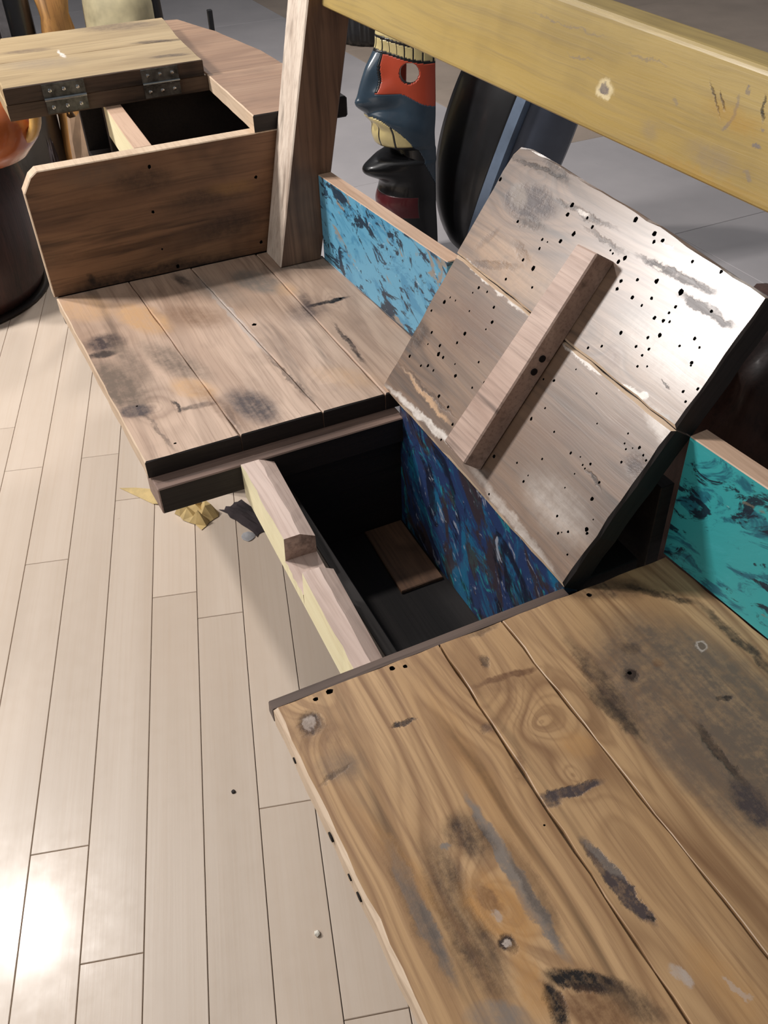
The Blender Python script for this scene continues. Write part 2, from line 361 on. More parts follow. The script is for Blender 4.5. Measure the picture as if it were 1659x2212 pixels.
LID_STAINS_SHEEN=[
 (-0.1427,0.3026,0.0494,0.0191,0.142,'kp',0.7,0.4),
 (-0.1663,0.3019,0.0215,0.0127,-0.416,'gr',0.6,0.5),
 (-0.1373,0.2207,0.0421,0.0053,0.3525,'kp',0.75,0.6),
 (-0.1086,0.2498,0.0221,0.0059,-0.2447,'kp',0.5,0.7),
 (-0.1769,0.2396,0.021,0.0059,1.0075,'kp',0.4,0.7),
 (-0.157,0.3409,0.0577,0.0027,0.0929,'kd',0.6,0.5),
 (-0.1309,0.3482,0.0347,0.0059,-0.1927,'kd',0.45,0.6),
 (-0.1223,0.2822,0.0267,0.0054,0.0932,'kd',0.5,0.8),
 (-0.0534,0.3229,0.0556,0.0035,0.0458,'kd',0.55,0.6),
 (0.0005,0.3112,0.0371,0.0029,-0.0622,'kd',0.45,0.6),
 (0.1157,0.3182,0.0598,0.0045,0.0807,'kp',0.75,0.5),
 (0.1713,0.3054,0.0409,0.0047,-0.0026,'kp',0.75,0.5),
 (0.089,0.3167,0.0159,0.0036,-0.0414,'kd',0.7,0.5),
 (0.0877,0.3141,0.0073,0.0018,0.0575,'wh',0.8,0.4),
 (-0.1136,0.1438,0.0726,0.0378,0.162,'br',0.5,0.7),
 (-0.2055,0.087,0.0243,0.019,0.3327,'kd',0.6,0.7),
 (-0.1083,0.2307,0.0913,0.0251,-0.0101,'lo',0.3,0.8),
 (-0.1246,0.1999,0.0786,0.0035,-0.0462,'wh',0.6,0.4),
 (0.0748,0.1968,0.0431,0.003,0.028,'wh',0.7,0.4),
 (0.1445,0.2006,0.019,0.0033,0.1786,'wh',0.7,0.4),
 (0.1663,0.2044,0.0076,0.0053,0.3586,'wh',0.8,0.4),
 (0.1051,0.221,0.0148,0.0127,-0.283,'br',0.5,0.8),
 (-0.0968,0.0149,0.1112,0.0051,0.0729,'wh',0.7,0.5),
 (-0.1275,0.0372,0.071,0.004,-0.0476,'lo',0.6,0.5),
 (-0.137,0.0429,0.0822,0.0026,0.0282,'kd',0.45,0.5),
 (0.2033,0.2007,0.0239,0.0032,0.0722,'gr',0.8,0.5),
 (0.2116,0.1475,0.021,0.0083,0.1023,'kp',0.5,0.8),
 (0.1859,0.3442,0.0297,0.0123,-0.1517,'wh',0.6,0.5),
 (0.209,0.3234,0.0099,0.0034,-0.4847,'gr',0.4,0.7),
 (0.1737,0.1072,0.015,0.0026,-0.1504,'kd',0.7,0.5),
 (0.1802,0.2278,0.0072,0.0014,-0.2303,'kd',0.8,0.5),
 (0.1612,0.1637,0.024,0.009,1.2988,'br',0.35,0.8),
 (0.1171,0.0096,0.1001,0.0059,-0.0819,'wh',0.35,0.7),
 (0.1538,0.0574,0.0569,0.0242,0.0066,'wh',0.25,0.9),  # this and the next two: whitish sheen and dust painted over the right side
 (0.1714,0.2532,0.0801,0.0269,0.0164,'wh',0.3,0.9),
 (0.2056,0.1923,0.0309,0.0095,-0.226,'wh',0.5,0.7),
 (0.0751,0.1014,0.07,0.0224,0.6538,'br',0.3,0.9),
 (0.0838,0.3368,0.0087,0.0014,0.0984,'wh',0.8,0.4),
 (-0.0512,0.323,0.0124,0.0025,0.1367,'wh',0.6,0.5),
]
LID_HOLES=[
 (-0.2143,0.3077,0.00287),
 (-0.0373,0.351,0.00312),
 (-0.0736,0.3244,0.00328),
 (-0.072,0.3134,0.00288),
 (-0.0094,0.3535,0.00189),
 (-0.0021,0.3511,0.00187),
 (0.0243,0.344,0.00328),
 (0.0581,0.3411,0.00315),
 (0.0773,0.3492,0.00341),
 (0.0638,0.3341,0.00245),
 (0.0728,0.3393,0.00241),
 (-0.0263,0.3156,0.00235),
 (-0.0462,0.2995,0.00322),
 (-0.041,0.321,0.00198),
 (-0.0874,0.2757,0.00213),
 (-0.0589,0.2851,0.00287),
 (-0.0835,0.2656,0.00213),
 (-0.1428,0.2774,0.00225),
 (-0.0773,0.2767,0.00126),
 (0.121,0.3477,0.00227),
 (0.132,0.3429,0.00192),
 (0.1214,0.3361,0.00195),
 (0.1583,0.3409,0.00217),
 (0.1819,0.3429,0.0024),
 (0.2164,0.3371,0.00201),
 (0.041,0.3061,0.00291),
 (0.0364,0.2995,0.00257),
 (0.0171,0.3051,0.0015),
 (0.0224,0.3036,0.00149),
 (0.0545,0.2847,0.00253),
 (0.0561,0.276,0.00253),
 (0.0734,0.2945,0.00211),
 (0.0965,0.3032,0.00307),
 (0.131,0.3066,0.00358),
 (0.0811,0.2773,0.00246),
 (0.1036,0.2869,0.00204),
 (0.0979,0.2759,0.00172),
 (0.136,0.2923,0.00196),
 (0.1335,0.2843,0.00164),
 (0.1214,0.2726,0.00235),
 (0.1331,0.2751,0.00231),
 (0.1404,0.2776,0.00164),
 (0.1759,0.3063,0.00185),
 (0.0947,0.242,0.00246),
 (0.1397,0.2618,0.00264),
 (0.1285,0.2534,0.00202),
 (0.1224,0.2398,0.00204),
 (0.1382,0.245,0.002),
 (0.1355,0.2362,0.00168),
 (0.1385,0.2248,0.00168),
 (0.149,0.2304,0.00133),
 (0.178,0.2775,0.00218),
 (0.168,0.264,0.00159),
 (0.1889,0.273,0.00154),
 (0.1917,0.2573,0.00217),
 (0.0826,0.2195,0.0018),
 (0.0674,0.2096,0.00184),
 (0.2031,0.2313,0.00186),
 (0.2152,0.2412,0.00182),
 (0.2123,0.2251,0.00154),
 (-0.075,0.2436,0.0034),
 (-0.0981,0.2447,0.00218),
 (-0.1322,0.2056,0.00275),
 (-0.1071,0.2148,0.00222),
 (-0.0591,0.2255,0.0021),
 (-0.1448,0.1866,0.00234),
 (-0.1502,0.1773,0.00141),
 (-0.1906,0.1451,0.00298),
 (-0.1849,0.1544,0.00148),
 (-0.1723,0.1558,0.00146),
 (-0.1268,0.1891,0.00183),
 (-0.1011,0.1798,0.00224),
 (-0.0897,0.1647,0.00267),
 (-0.0927,0.1531,0.00135),
 (-0.2054,0.1253,0.00203),
 (-0.2161,0.0916,0.00415),
 (-0.1819,0.104,0.0025),
 (-0.1229,0.1319,0.0028),
 (-0.1268,0.1167,0.00236),
 (-0.1376,0.157,0.00141),
 (-0.1536,0.0987,0.00244),
 (-0.1476,0.0893,0.0034),
 (-0.1358,0.0905,0.0024),
 (-0.1541,0.0681,0.00247),
 (-0.1666,0.0614,0.002),
 (-0.1976,0.0596,0.00258),
 (-0.097,0.0842,0.00278),
 (-0.1042,0.0499,0.00284),
 (-0.0786,0.0486,0.00231),
 (-0.0546,0.037,0.00227),
 (-0.0579,0.0119,0.00184),
 (-0.1093,0.0947,0.0014),
 (-0.0729,0.117,0.00179),
 (-0.1766,0.089,0.0015),
 (-0.1395,0.0688,0.00195),
 (0.0501,0.159,0.00192),
 (0.1123,0.1776,0.00142),
 (0.0616,0.1293,0.00154),
 (0.0526,0.1096,0.00236),
 (0.0352,0.1526,0.00157),
 (0.1358,0.1539,0.00105),
 (0.1764,0.1666,0.00133),
 (0.1801,0.1564,0.00133),
 (0.1856,0.1531,0.00132),
 (0.1285,0.1117,0.0018),
 (0.1424,0.1157,0.00106),
 (0.1589,0.1173,0.00174),
 (0.1512,0.111,0.00141),
 (0.1563,0.1097,0.0014),
 (0.1489,0.098,0.00107),
 (0.1902,0.1402,0.00165),
 (0.1984,0.163,0.00194),
 (0.2073,0.1595,0.0016),
 (0.1917,0.1582,0.00098),
 (0.0995,0.085,0.00151),
 (0.0712,0.0613,0.00158),
 (0.0956,0.06,0.00115),
 (0.0949,0.0513,0.00193),
 (0.1867,0.0914,0.00239),
 (0.1821,0.1093,0.0017),
 (0.0612,0.0103,0.00163),
 (0.1488,0.0797,0.00108),
 (0.1617,0.0512,0.00179),
 (0.1759,0.0386,0.00178),
 (0.1857,0.0478,0.00175),
 (0.2033,0.064,0.00271),
 (0.2066,0.0614,0.00203),
 (0.2019,0.0298,0.00139),
 (0.1791,0.0422,0.00106),
 (0.203,0.0765,0.00101),
 (0.2137,0.1575,0.00159),
 (0.0352,0.0469,0.00247),
 (0.0923,0.1165,0.0015),
 (0.0687,0.1837,0.00112),
 (0.1927,0.2551,0.00124),
 (-0.0312,0.1632,0.00168),
 (-0.0451,0.103,0.00218),
 (-0.0588,0.0881,0.00178),
 (-0.0115,0.1055,0.00126),
 (-0.0183,0.0469,0.00174),
 (-0.0112,0.162,0.00164),
]
RAIL_STAINS=[
 (-0.7214,0.8683,0.0136,0.0089,0.182,'pw',0.9,0.3),
 (-0.7221,0.8686,0.0078,0.0054,0.2102,'gr',0.95,0.25),
 (-0.5856,0.8926,0.015,0.0012,-0.7624,'kd',0.8,0.5),
 (-0.5756,0.8944,0.0079,0.0016,-0.7838,'kd',0.75,0.5),
 (-0.5539,0.9068,0.0033,0.0016,-0.6301,'gr',0.8,0.5),
 (-0.5625,0.8917,0.0097,0.0022,-1.6125,'gr',0.7,0.6),
 (-0.564,0.8796,0.0076,0.0017,1.0175,'gr',0.7,0.6),
 (-0.5348,0.8985,0.0091,0.0017,-1.1686,'bk',0.7,0.5),
 (-0.5277,0.8727,0.0049,0.0021,-0.2798,'gr',0.8,0.5),
 (-0.6298,0.8826,0.0043,0.0018,-0.4601,'gr',0.5,0.6),
 (-0.7674,0.8862,0.0196,0.0012,0.0759,'gr',0.5,0.6),
 (-0.6778,0.9032,0.0267,0.0011,0.0336,'gr',0.55,0.6),
 (-0.7988,0.908,0.0612,0.001,0.0059,'gr',0.5,0.6),
 (-0.6474,0.8532,0.0121,0.0072,-0.1348,'gr',0.3,0.8),
 (-0.5685,0.8534,0.0305,0.0096,0.0097,'gr',0.35,0.8),
 (-0.5586,0.8863,0.0356,0.0091,-0.0477,'yd',0.4,0.8),
 (-0.5732,0.8377,0.0809,0.005,0.0155,'yd',0.35,0.8),
 (-0.571,0.9331,0.0374,0.002,-0.3588,'gr',0.4,0.8),
 (-0.5253,0.8528,0.0061,0.0017,-0.5842,'gr',0.6,0.5),
 (-0.5293,0.8854,0.0019,0.0014,-0.2883,'gr',0.8,0.5),
]
PANEL_STAINS=[
 (0.2549,0.4426,0.1792,0.0164,-0.009,'bk',0.7,0.7),
 (0.2626,0.5996,0.0516,0.0198,-0.0418,'bk',0.55,0.7),
 (0.3698,0.5551,0.0874,0.0191,0.0077,'bk',0.45,0.8),
 (0.3821,0.5033,0.0697,0.0241,0.0266,'bk',0.5,0.8),
 (0.1854,0.5812,0.0648,0.0144,-0.0234,'br',0.4,0.8),
 (0.2158,0.5003,0.1331,0.0054,-0.0224,'br',0.5,0.7),
 (0.4027,0.5624,0.0397,0.0114,-0.0897,'or',0.4,0.8),
 (0.1915,0.6234,0.0535,0.0173,0.0182,'gb',0.4,0.8),
 (0.1474,0.4573,0.0132,0.0052,-1.3674,'bk',0.7,0.6),
]
PANEL_HOLES=[
 (0.2758,0.6191,0.00323),
 (0.2675,0.5481,0.003),
 (0.2913,0.4489,0.00363),
 (0.2708,0.4843,0.00196),
 (0.4463,0.5716,0.00313),
 (0.4421,0.4597,0.00336),
]
TABLE_STAINS=[
 (-1.9182,0.2393,0.0325,0.0039,0.003,'wh',0.9,0.4),
 (-1.9733,0.1863,0.0461,0.0144,1.4278,'gb',0.6,0.6),
 (-2.0734,0.3873,0.0845,0.035,1.3974,'kp',0.5,0.7),
 (-1.9115,0.4191,0.0493,0.0124,1.3095,'kd',0.7,0.6),
 (-1.7945,0.4115,0.0342,0.0112,1.4141,'kd',0.7,0.6),
 (-1.8691,0.1921,0.0697,0.0366,1.2023,'gr',0.4,0.8),
]
NEAR_KNOTS=[(-0.2738, 0.2067, 0.037, 0.0174, 0.15, 0.42), (-0.4975, 0.1422, 0.0133, 0.0135, 0.9094, 0.3), (-0.4052, 0.328, 0.0269, 0.0362, 0.2359, 0.3), (-0.4138, 0.4341, 0.0115, 0.0155, 0.9051, 0.3), (-0.3461, 0.3227, 0.0274, 0.0184, 0.2016, 0.2)]
FAR_KNOTS=[(-0.9793, 0.2658, 0.019, 0.0228, 0.4268, 0.25), (-1.0778, 0.1428, 0.0257, 0.0244, 0.2967, 0.3), (-1.0289, 0.3761, 0.0179, 0.0274, 0.5038, 0.25), (-1.2446, 0.4788, 0.0124, 0.021, 1.4229, 0.25)]
LID_KNOTS=[(-0.1556, 0.3368, 0.0404, 0.0134, 0.1074, 0.36000000000000004), (0.1046, 0.2193, 0.0195, 0.0149, -0.1497, 0.18000000000000002), (-0.1507, 0.2918, 0.031, 0.0171, 0.261, 0.27), (0.1551, 0.3252, 0.0242, 0.0064, -0.0888, 0.225)]

NEAR_STAINS_SHADE=[s[:6]+(min(1,s[6]*1.15),s[7]*.9) for s in NEAR_STAINS_SHADE]
FAR_STAINS=[s[:6]+(min(1,s[6]*1.2),s[7]) for s in FAR_STAINS]
LID_STAINS_SHEEN=[s[:6]+(min(1,s[6]*1.3),s[7]*.9) for s in LID_STAINS_SHEEN]
# ------------------------------------------------------------------ materials
SH = (ROOT.x, ROOT.y)
M_near = wood('teak_oiled', (206,170,128), (180,142,100), (118,82,54), stains=NEAR_STAINS_SHADE, knots=NEAR_KNOTS, shift=SH, rings=9, ring_amt=.65, streak=.6, streak_lo=.57, rough=.42, coat=.12, coat_r=.3, blotch=.12, tone=.05)
M_far = wood('teak_worn', (208,181,160), (186,156,134), (130,103,86), stains=FAR_STAINS, knots=FAR_KNOTS, shift=SH, rings=6, ring_amt=.4, streak=.5, streak_lo=.58, rough=.5, blotch=.3, tone=.06)
M_lid = wood('teak_raw_underside', (152,122,97), (121,93,71), (70,52,40), stains=LID_STAINS_SHEEN, knots=LID_KNOTS, rings=11, ring_amt=.5, streak=.65, streak_lo=.56, rough=.42, spec=.7, coat=.85, coat_r=.31, cior=1.75, blotch=.25, tone=.03)
M_bat = wood('batten_wood', (214,188,172), (184,154,138), (112,84,72), rough=.4, rings=5, ring_amt=.3, blotch=.7, streak=.6)
M_panel = wood('teak_dark_panel', (158,118,84), (130,92,66), (76,52,40), axes='yzx', stains=PANEL_STAINS, shift=(ROOT.y, 0), rings=6, ring_amt=.5, streak=.7, streak_lo=.52, rough=.5, blotch=.4)
M_post = wood('post_wood', (158,124,98), (122,90,70), (70,50,41), axes='zxy', rings=5, ring_amt=.45, streak=.6, streak_lo=.54, rough=.5, blotch=.35, tone=0)
M_pfront = wood('post_lit_face', (240,226,210), (222,204,186), (150,122,104), axes='zxy', rings=4, ring_amt=.35, streak=.6, streak_lo=.58, rough=.45, blotch=.35, tone=0)  # paler copy of the post wood, light on the front put into colour
M_rail = wood('yellow_washed_wood', (196,172,112), (178,150,84), (140,120,80), axes='xzy', stains=RAIL_STAINS, shift=(ROOT.x, 0), rings=4, ring_amt=.3, streak=.35, streak_lo=.6, rough=.4, coat=.1, blotch=.2, tone=0)
M_top = wood('table_teak', (190,168,130), (164,140,104), (118,98,72), axes='yxz', stains=[(y, x, a, b, 1.5708-g, c, k, s) for x, y, a, b, g, c, k, s in TABLE_STAINS], shift=(ROOT.y, ROOT.x), rings=5, ring_amt=.25, streak=.3, streak_lo=.62, rough=.5, blotch=.1, tone=.04)
M_hedge = wood('hinge_edge_wood', (112,90,72), (78,62,52), (34,28,26), axes='yxz', rings=5, ring_amt=.4, streak=.8, streak_lo=.52, rough=.6, blotch=.5)
M_strip = wood('back_strip_wood', (186,152,124), (160,124,98), (112,82,64), axes='yxz', rings=5, ring_amt=.35, streak=.45, streak_lo=.58, rough=.5)
M_cream = wood('pale_new_wood', (244,236,198), (238,226,182), (216,198,152), rings=4, ring_amt=.2, streak=.0, rough=.55, blotch=0, tone=0)
M_pink = wood('planed_rail_top', (222,200,188), (202,176,162), (158,128,114), rings=4, ring_amt=.2, streak=.2, rough=.55, blotch=.3, tone=0)
M_edge = wood('sawn_edge', (226,204,178), (206,180,152), (166,134,106), rings=4, ring_amt=.2, streak=.2, streak_lo=.62, rough=.6, blotch=.2, tone=0)
M_end = wood('dark_shaded_end', (48,39,35), (36,30,28), (20,17,17), axes='yxz', rings=6, streak=.6, rough=.65)  # dark end grain, with the shade of unlit faces put into the colour
M_ledge = wood('ledge_wood', (158,132,118), (128,104,94), (78,62,58), axes='yxz', rings=4, ring_amt=.3, streak=.5, rough=.55)
M_cleat = wood('cleat_wood', (112,94,84), (92,76,68), (56,45,41), axes='yxz', rings=4, streak=.4, rough=.6)
M_dark = wood('shaded_inside', (34,27,24), (26,20,18), (15,12,12), rings=5, rough=.7)  # shade of box and table insides put into a near-black wood colour
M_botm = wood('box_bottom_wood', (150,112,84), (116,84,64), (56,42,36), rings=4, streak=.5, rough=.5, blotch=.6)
M_hole = plain('worm_hole', (22,17,15), .9, var=.2)
M_teal = paint('teal_paint', [(60,172,176), ((22,84,110),.52,.62,.8,1.,1.), ((16,32,52),.55,.61,.95,4.,1.3), ((70,180,186),.58,.66,.5,7.,1.), ((214,222,220),.7,.74,.8,2.,3.), ((130,120,104),.66,.71,.7,9.,1.)], axes='xzy', sc=(15, 34, 5), ang=-.3)
M_blue = paint('flaking_blue_paint', [(104,172,204), ((66,138,178),.5,.6,.7,3.,1.2), ((32,46,62),.525,.57,.95,5.,.8), ((36,56,78),.56,.6,.9,12.,1.8), ((156,144,130),.58,.62,.9,2.,.7), ((206,220,226),.66,.7,.8,8.,2.5)], axes='xzy', sc=(13, 26, 6), ang=.35)
M_inner = paint('inner_blue_paint', [(44,62,104), ((34,112,150),.5,.6,.8,2.,.8), ((46,156,164),.56,.64,.75,7.,1.4), ((62,48,44),.5,.58,.85,11.,.7), ((24,24,36),.54,.62,.85,3.,.9), ((176,182,196),.6,.68,.75,5.,2.6)], axes='xzy', sc=(24, 12, 6), ang=-.8)
M_iron = plain('hinge_iron', (104,106,104), .45, var=.4, scale=60, metal=.7)
M_screw = plain('screw_steel', (210,212,210), .25, var=.1, metal=1)
# ------------------------------------------------------------------ floor: strip planks and stone tiles
def floor_wood(name):
    N = NT(name); v, w = N.coords('xyz', 9)
    fib = N.noise(scaled(N, w, (4, 210, 60)), 1, 3, .55)
    n1 = N.noise(scaled(N, w, (1.2, 14, 5)), 1, 2, .5)
    col = N.mix(N.rng(n1, .3, .7), lin((210,193,175)), lin((220,204,187)))
    col = N.mix(N.rng(fib, .45, .75, 0, .4), col, lin((206,186,165)))
    r = N.n('ShaderNodeObjectInfo').outputs['Random']
    hs = N.n('ShaderNodeHueSaturation'); N.put(hs.inputs['Color'], col); N.put(hs.inputs['Value'], N.rng(r, 0, 1, .94, 1.04)); col = hs.outputs[0]
    sp = N.rng(N.noise(w, 26, 5, .7), .73, .78, 0, .5, True); col = N.mix(sp, col, lin((120,100,84)))
    N.bump(fib, .0002, .4)
    return N.done(col, N.rng(N.noise(w, 40, 3, .6), .3, .7, .3, .42), .35, .13)
M_floor = floor_wood('maple_strip')
M_sub = plain('subfloor', (130,112,96), .9)
M_tile = NT('stone_tile'); _v, _w = M_tile.coords('xyz', 5)
_c = M_tile.mix(M_tile.rng(M_tile.noise(_w, 3, 4, .6), .3, .7), lin((176,172,174)), lin((192,187,188)))
_c = M_tile.mix(M_tile.rng(M_tile.noise(_w, 14, 4, .7), .68, .76, 0, .35, True), _c, lin((110,108,112)))
M_tile = M_tile.done(_c, .38, .1, .2)
M_tile2 = plain('shaded_tile', (176,160,146), .42, var=.06, scale=5)  # tinted browner to paint a shadow over the back-left tiles
M_wall = plain('wall_plaster', (186,184,184), .8, var=.05)
floor = link('floor', pyd('floor', [(-8, -3, -.012), (2.5, -3, -.012), (2.5, 5.2, -.012), (-8, 5.2, -.012), (-8, -3, -.1), (2.5, -3, -.1), (2.5, 5.2, -.1), (-8, 5.2, -.1)],
    [(0, 1, 2, 3), (7, 6, 5, 4), (0, 4, 5, 1), (1, 5, 6, 2), (2, 6, 7, 3), (3, 7, 4, 0)]), M_sub, kind='structure', label='pale strip wood floor meeting grey stone tiles under the bench')
TH = .268834; FD = Vector((-math.cos(TH), math.sin(TH))); GD = Vector((math.sin(TH), math.cos(TH)))
YT = .46
def clip(poly, y):
    out = []
    for i in range(len(poly)):
        a, b = poly[i-1], poly[i]
        if (a.y <= y) != (b.y <= y): out.append(a+(b-a)*((y-a.y)/(b.y-a.y)))
        if b.y <= y: out.append(b)
    return out
def plank_mesh(poly, z1=0., th=.011, cham=.0007, fr=None):
    n = len(poly); c = sum(poly, Vector((0, 0)))/n; V = []; F = []
    inn = []
    for i in range(n):
        dp = (poly[i]-poly[i-1]).normalized(); dn = (poly[(i+1) % n]-poly[i]).normalized()
        t = Vector((-dp.y, dp.x))+Vector((-dn.y, dn.x)); inn.append(poly[i]+t/max(.4, t.length_squared/2)*cham)
    for q, z in ((poly, z1-th), (poly, z1-cham), (inn, z1)): V += [(p.x-c.x, p.y-c.y, z) for p in q]
    for i in range(n):
        j = (i+1) % n
        F += [[i, j, n+j, n+i], [n+i, n+j, 2*n+j, 2*n+i]]
    F.append([2*n+i for i in range(n)])
    return V, F, c
rf = random.Random(5)
known = {-4: 1.030, -3: 1.103, -2: 1.103, -1: .723, -5: .712, -6: 1.30}
PITCH = .0763; known = {-4: .553, -2: 1.168, -5: .712, -6: 1.300, -1: .723, -3: 1.103}
known = {}
for f_, g_ in ((.553,-.266), (.723,-.045), (.712,-.343), (1.168,-.192), (1.103,-.115), (1.300,-.424)): known[math.floor((g_+.002)/PITCH)] = f_
gap = .0005
for k in range(-17, 8):
    g0 = -.002+k*PITCH; L = .9; s = known.get(k, rf.uniform(0, L)); s -= math.ceil((s+.35)/L)*L
    if k == known.get('x'): pass
    while s < (4.6 if k < 6 else 3.2):
        a, b = s+gap, s+L-gap; s += L
        if rf.random() < .06: pass
        q = [FD*a+GD*(g0+gap), FD*a+GD*(g0+PITCH-gap), FD*b+GD*(g0+PITCH-gap), FD*b+GD*(g0+gap)]
        ar = sum(q[i].x*q[(i+1) % 4].y-q[(i+1) % 4].x*q[i].y for i in range(4))
        if ar < 0: q.reverse()
        if min(p.y for p in q) < -2.2 or max(p.x for p in q) > 1.2: continue
        q = clip(q, YT-.004)
        if len(q) < 3: continue
        # local frame turned with the strip so that the grain follows it
        V, F, c = plank_mesh(q)
        R = Matrix.Rotation(-(math.atan2(FD.y, FD.x)), 4, 'Z')
        me = fix(pyd('plank', [R @ Vector(v) for v in V], F))
        o = link('plank', me, M_floor, floor, (c.x, c.y, 0)); o.rotation_euler = (0, 0, math.atan2(FD.y, FD.x))
tx = [-1.952+.8*i for i in range(-8, 5)]; ty = [YT, 1.03, 1.83, 2.63, 3.43, 4.23, 5.0]
for i in range(len(tx)-1):
    for j in range(len(ty)-1):
        if tx[i] < -6.5 and j > 5: continue
        q = [Vector(p) for p in rect(tx[i]+.001, tx[i+1]-.001, ty[j]+.001, ty[j+1]-.001)]
        V, F, c = plank_mesh(q, 0, .011, .001)
        link('tile', fix(pyd('tile', V, F)), M_tile2 if (j >= 2 and tx[i] < -3) else M_tile, floor, (c.x, c.y, 0))
for nm, a, b in (('wall_back', (-8, 5.01, -.01), (2.5, 5.15, 3)), ('wall_left', (-8, -3, -.01), (-7.86, 5.0, 3))):
    link(nm, box(a[0], b[0], a[1], b[1], a[2], b[2], 0, Vector()), M_wall, kind='structure')
# ------------------------------------------------------------------ the bench
bench = thing('bench', 'long salvaged plank bench with raised storage lid, yellow back rail and boxed end table', 'bench', ROOT)
def part(name, me, mats, parent=bench, **k): return link(name, me, mats, parent, **k)
NM = [M_near, M_hole, M_edge, M_end]; FM = [M_far, M_hole, M_edge, M_end]
def inside(h, q):
    n = len(q)
    return all((q[(i+1) % n][0]-q[i][0])*(h[1]-q[i][1])-(q[(i+1) % n][1]-q[i][1])*(h[0]-q[i][0]) > .004*math.hypot(q[(i+1) % n][0]-q[i][0], q[(i+1) % n][1]-q[i][1]) for i in range(n))
# near seat, three wide planks
for k, q in enumerate(([(-.5285,.117), (.32,.117), (.32,.268), (-.5285,.2895)], [(-.5285,.2917), (.32,.2702), (.32,.361), (-.5275,.3605)], [(-.5275,.3622), (.32,.3628), (.32,.634), (-.5285,.5665)])):
    part('seat_plank', board(q, .415, (.44), (.0032 if k == 0 else .0006, .0006, .0006, .0008), .0010, .02, [h for h in NEAR_HOLES if inside(h, q)], .012, k,
         (2 if k == 0 else 0, 0, 0, 3), mi_cham=(2 if k in (0, 2) else 0, 0, 0, 0)), NM)
# far seat, four planks
fy = lambda x, a, b: a+(b-a)*(x+1.46)/.494
fs = [(.0855,.104), (.206,.230), (.313,.345), (.43,.437), (.526,.546)]
for k in range(4):
    a, b = fs[k], fs[k+1]; g = .0006
    x0 = -1.470 if k < 3 else -1.467
    q = [(x0, a[0]+g), (-.9585, a[1]+g), (-.9585, b[1]-g), (x0, b[0]-g)]
    part('seat_plank', board(q, .415, .44+.0004*(k % 2), .0015, .0006, .025, [h for h in FAR_HOLES if inside(h, q)], .012, 20+k, (2 if k == 0 else 0, 3, 0, 0),
         mi_cham=(2 if k == 0 else 0, 3, 0, 0)), FM)
for x, r in ((-.475, .0022), (-.392, .0032), (-.353, .0022), (-.335, .003)):
    bz = bmesh.new(); bmesh.ops.create_cone(bz, cap_ends=True, segments=12, radius1=r, radius2=r, depth=.004, matrix=Matrix.Translation(Vector((x, .1178, .428))-ROOT) @ Matrix.Rotation(math.pi/2, 4, 'X') @ Matrix.Diagonal((1.5, 1, 1, 1)))
    me = bpy.data.meshes.new('nail'); bz.to_mesh(me); bz.free(); part('nail_hole', me, M_hole)
# storage box between the seats
eb = part('end_board', hexa([(-.985,.106,.375), (-.93,.109,.375), (-.93,.452,.375), (-.985,.452,.375), (-.985,.106,.4145), (-.93,.109,.4145), (-.93,.452,.4145), (-.985,.452,.4145)], .0015), [M_ledge, M_end], label='grey brown ledge board under the far seat end')
for p in eb.data.polygons: p.material_index = 0 if p.normal.z > .5 or p.normal.y < -.6 else 1  # faces turned from the light get the dark wood, shade put into colour
part('end_board', box(-.985, -.94, .262, .468, .21, .3745, .002), M_end)
part('end_board', hexa([(-.545,.1165,.418), (-.5295,.1165,.418), (-.5295,.445,.418), (-.545,.445,.418), (-.5415,.1165,.4365), (-.5295,.1165,.4365), (-.5295,.445,.4365), (-.5415,.445,.4365)], .001), M_cleat)
part('end_board', box(-.545, -.53, .262, .468, .21, .4175, .001), M_end)
part('box_bottom', box(-.9395, -.5455, .2625, .468, .21, .224, .001), M_dark, label='bottom board deep inside the storage box, coloured dark for shade')  # near-black wood paints in the shade at the bottom of the box
part('bottom_plank', board([(-.936,.386), (-.80,.38), (-.80,.444), (-.936,.446)], .2242, .229, .001, .0005, .03, (), 0, 77), [M_botm], label='loose brown board in the storage box, coloured paler as the lit patch')  # also stands in for the lit patch on the darkened bottom
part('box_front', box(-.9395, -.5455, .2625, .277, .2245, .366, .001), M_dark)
part('box_back', box(-.9395, -.5455, .449, .468, .2245, .437, .001), [M_inner], label='inner back board of the storage box with worn deep blue paint')
part('hinge_strip', box(-.937, -.545, .469, .545, .412, .432, .001), M_dark)  # dark wood carries the shadow behind the raised lid
# front rail of the box: pale face, planed top with an inner bevel, notch cut for the batten
def rail_seg(x0, x1, ztop, cut):
    f = lambda x: (x+.93)/.385
    def sec(x):
        t = f(x); yo = .2175-.0095*t; yi = .262-.019*t; zt = .4165+.0035*t-(cut if cut else 0)
        if cut: return [(x, yo, zt-.052+cut), (x, yi, zt-.052+cut), (x, yi, zt-.001), (x, (yo+yi)/2, zt), (x, yo, zt)]
        return [(x, yo, zt-.052), (x, yi, zt-.052), (x, yi, zt-.010), (x, yo+(yi-yo)*.56, zt), (x, yo+.001, zt)]
    xs = [x0+(x1-x0)*i/8 for i in range(9)]; V = []; F = []; MI = []
    rr = random.Random(int(x0*1000))
    for x in xs:
        for k, p in enumerate(sec(x)):
            V.append(Vector(p)-ROOT+Vector((0, rr.uniform(-.0012, .0012) if k >= 3 else 0, 0)))
    for i in range(8):
        for k in range(5):
            a = i*5+k; b = i*5+(k+1) % 5; F.append([a, b, b+5, a+5]); MI.append([1, 1, 1, 1, 0][k])
    F.append([0, 1, 2, 3, 4]); F.append([44, 43, 42, 41, 40]); MI += [2, 2]
    return V, F, MI
V, F, MI = [], [], []
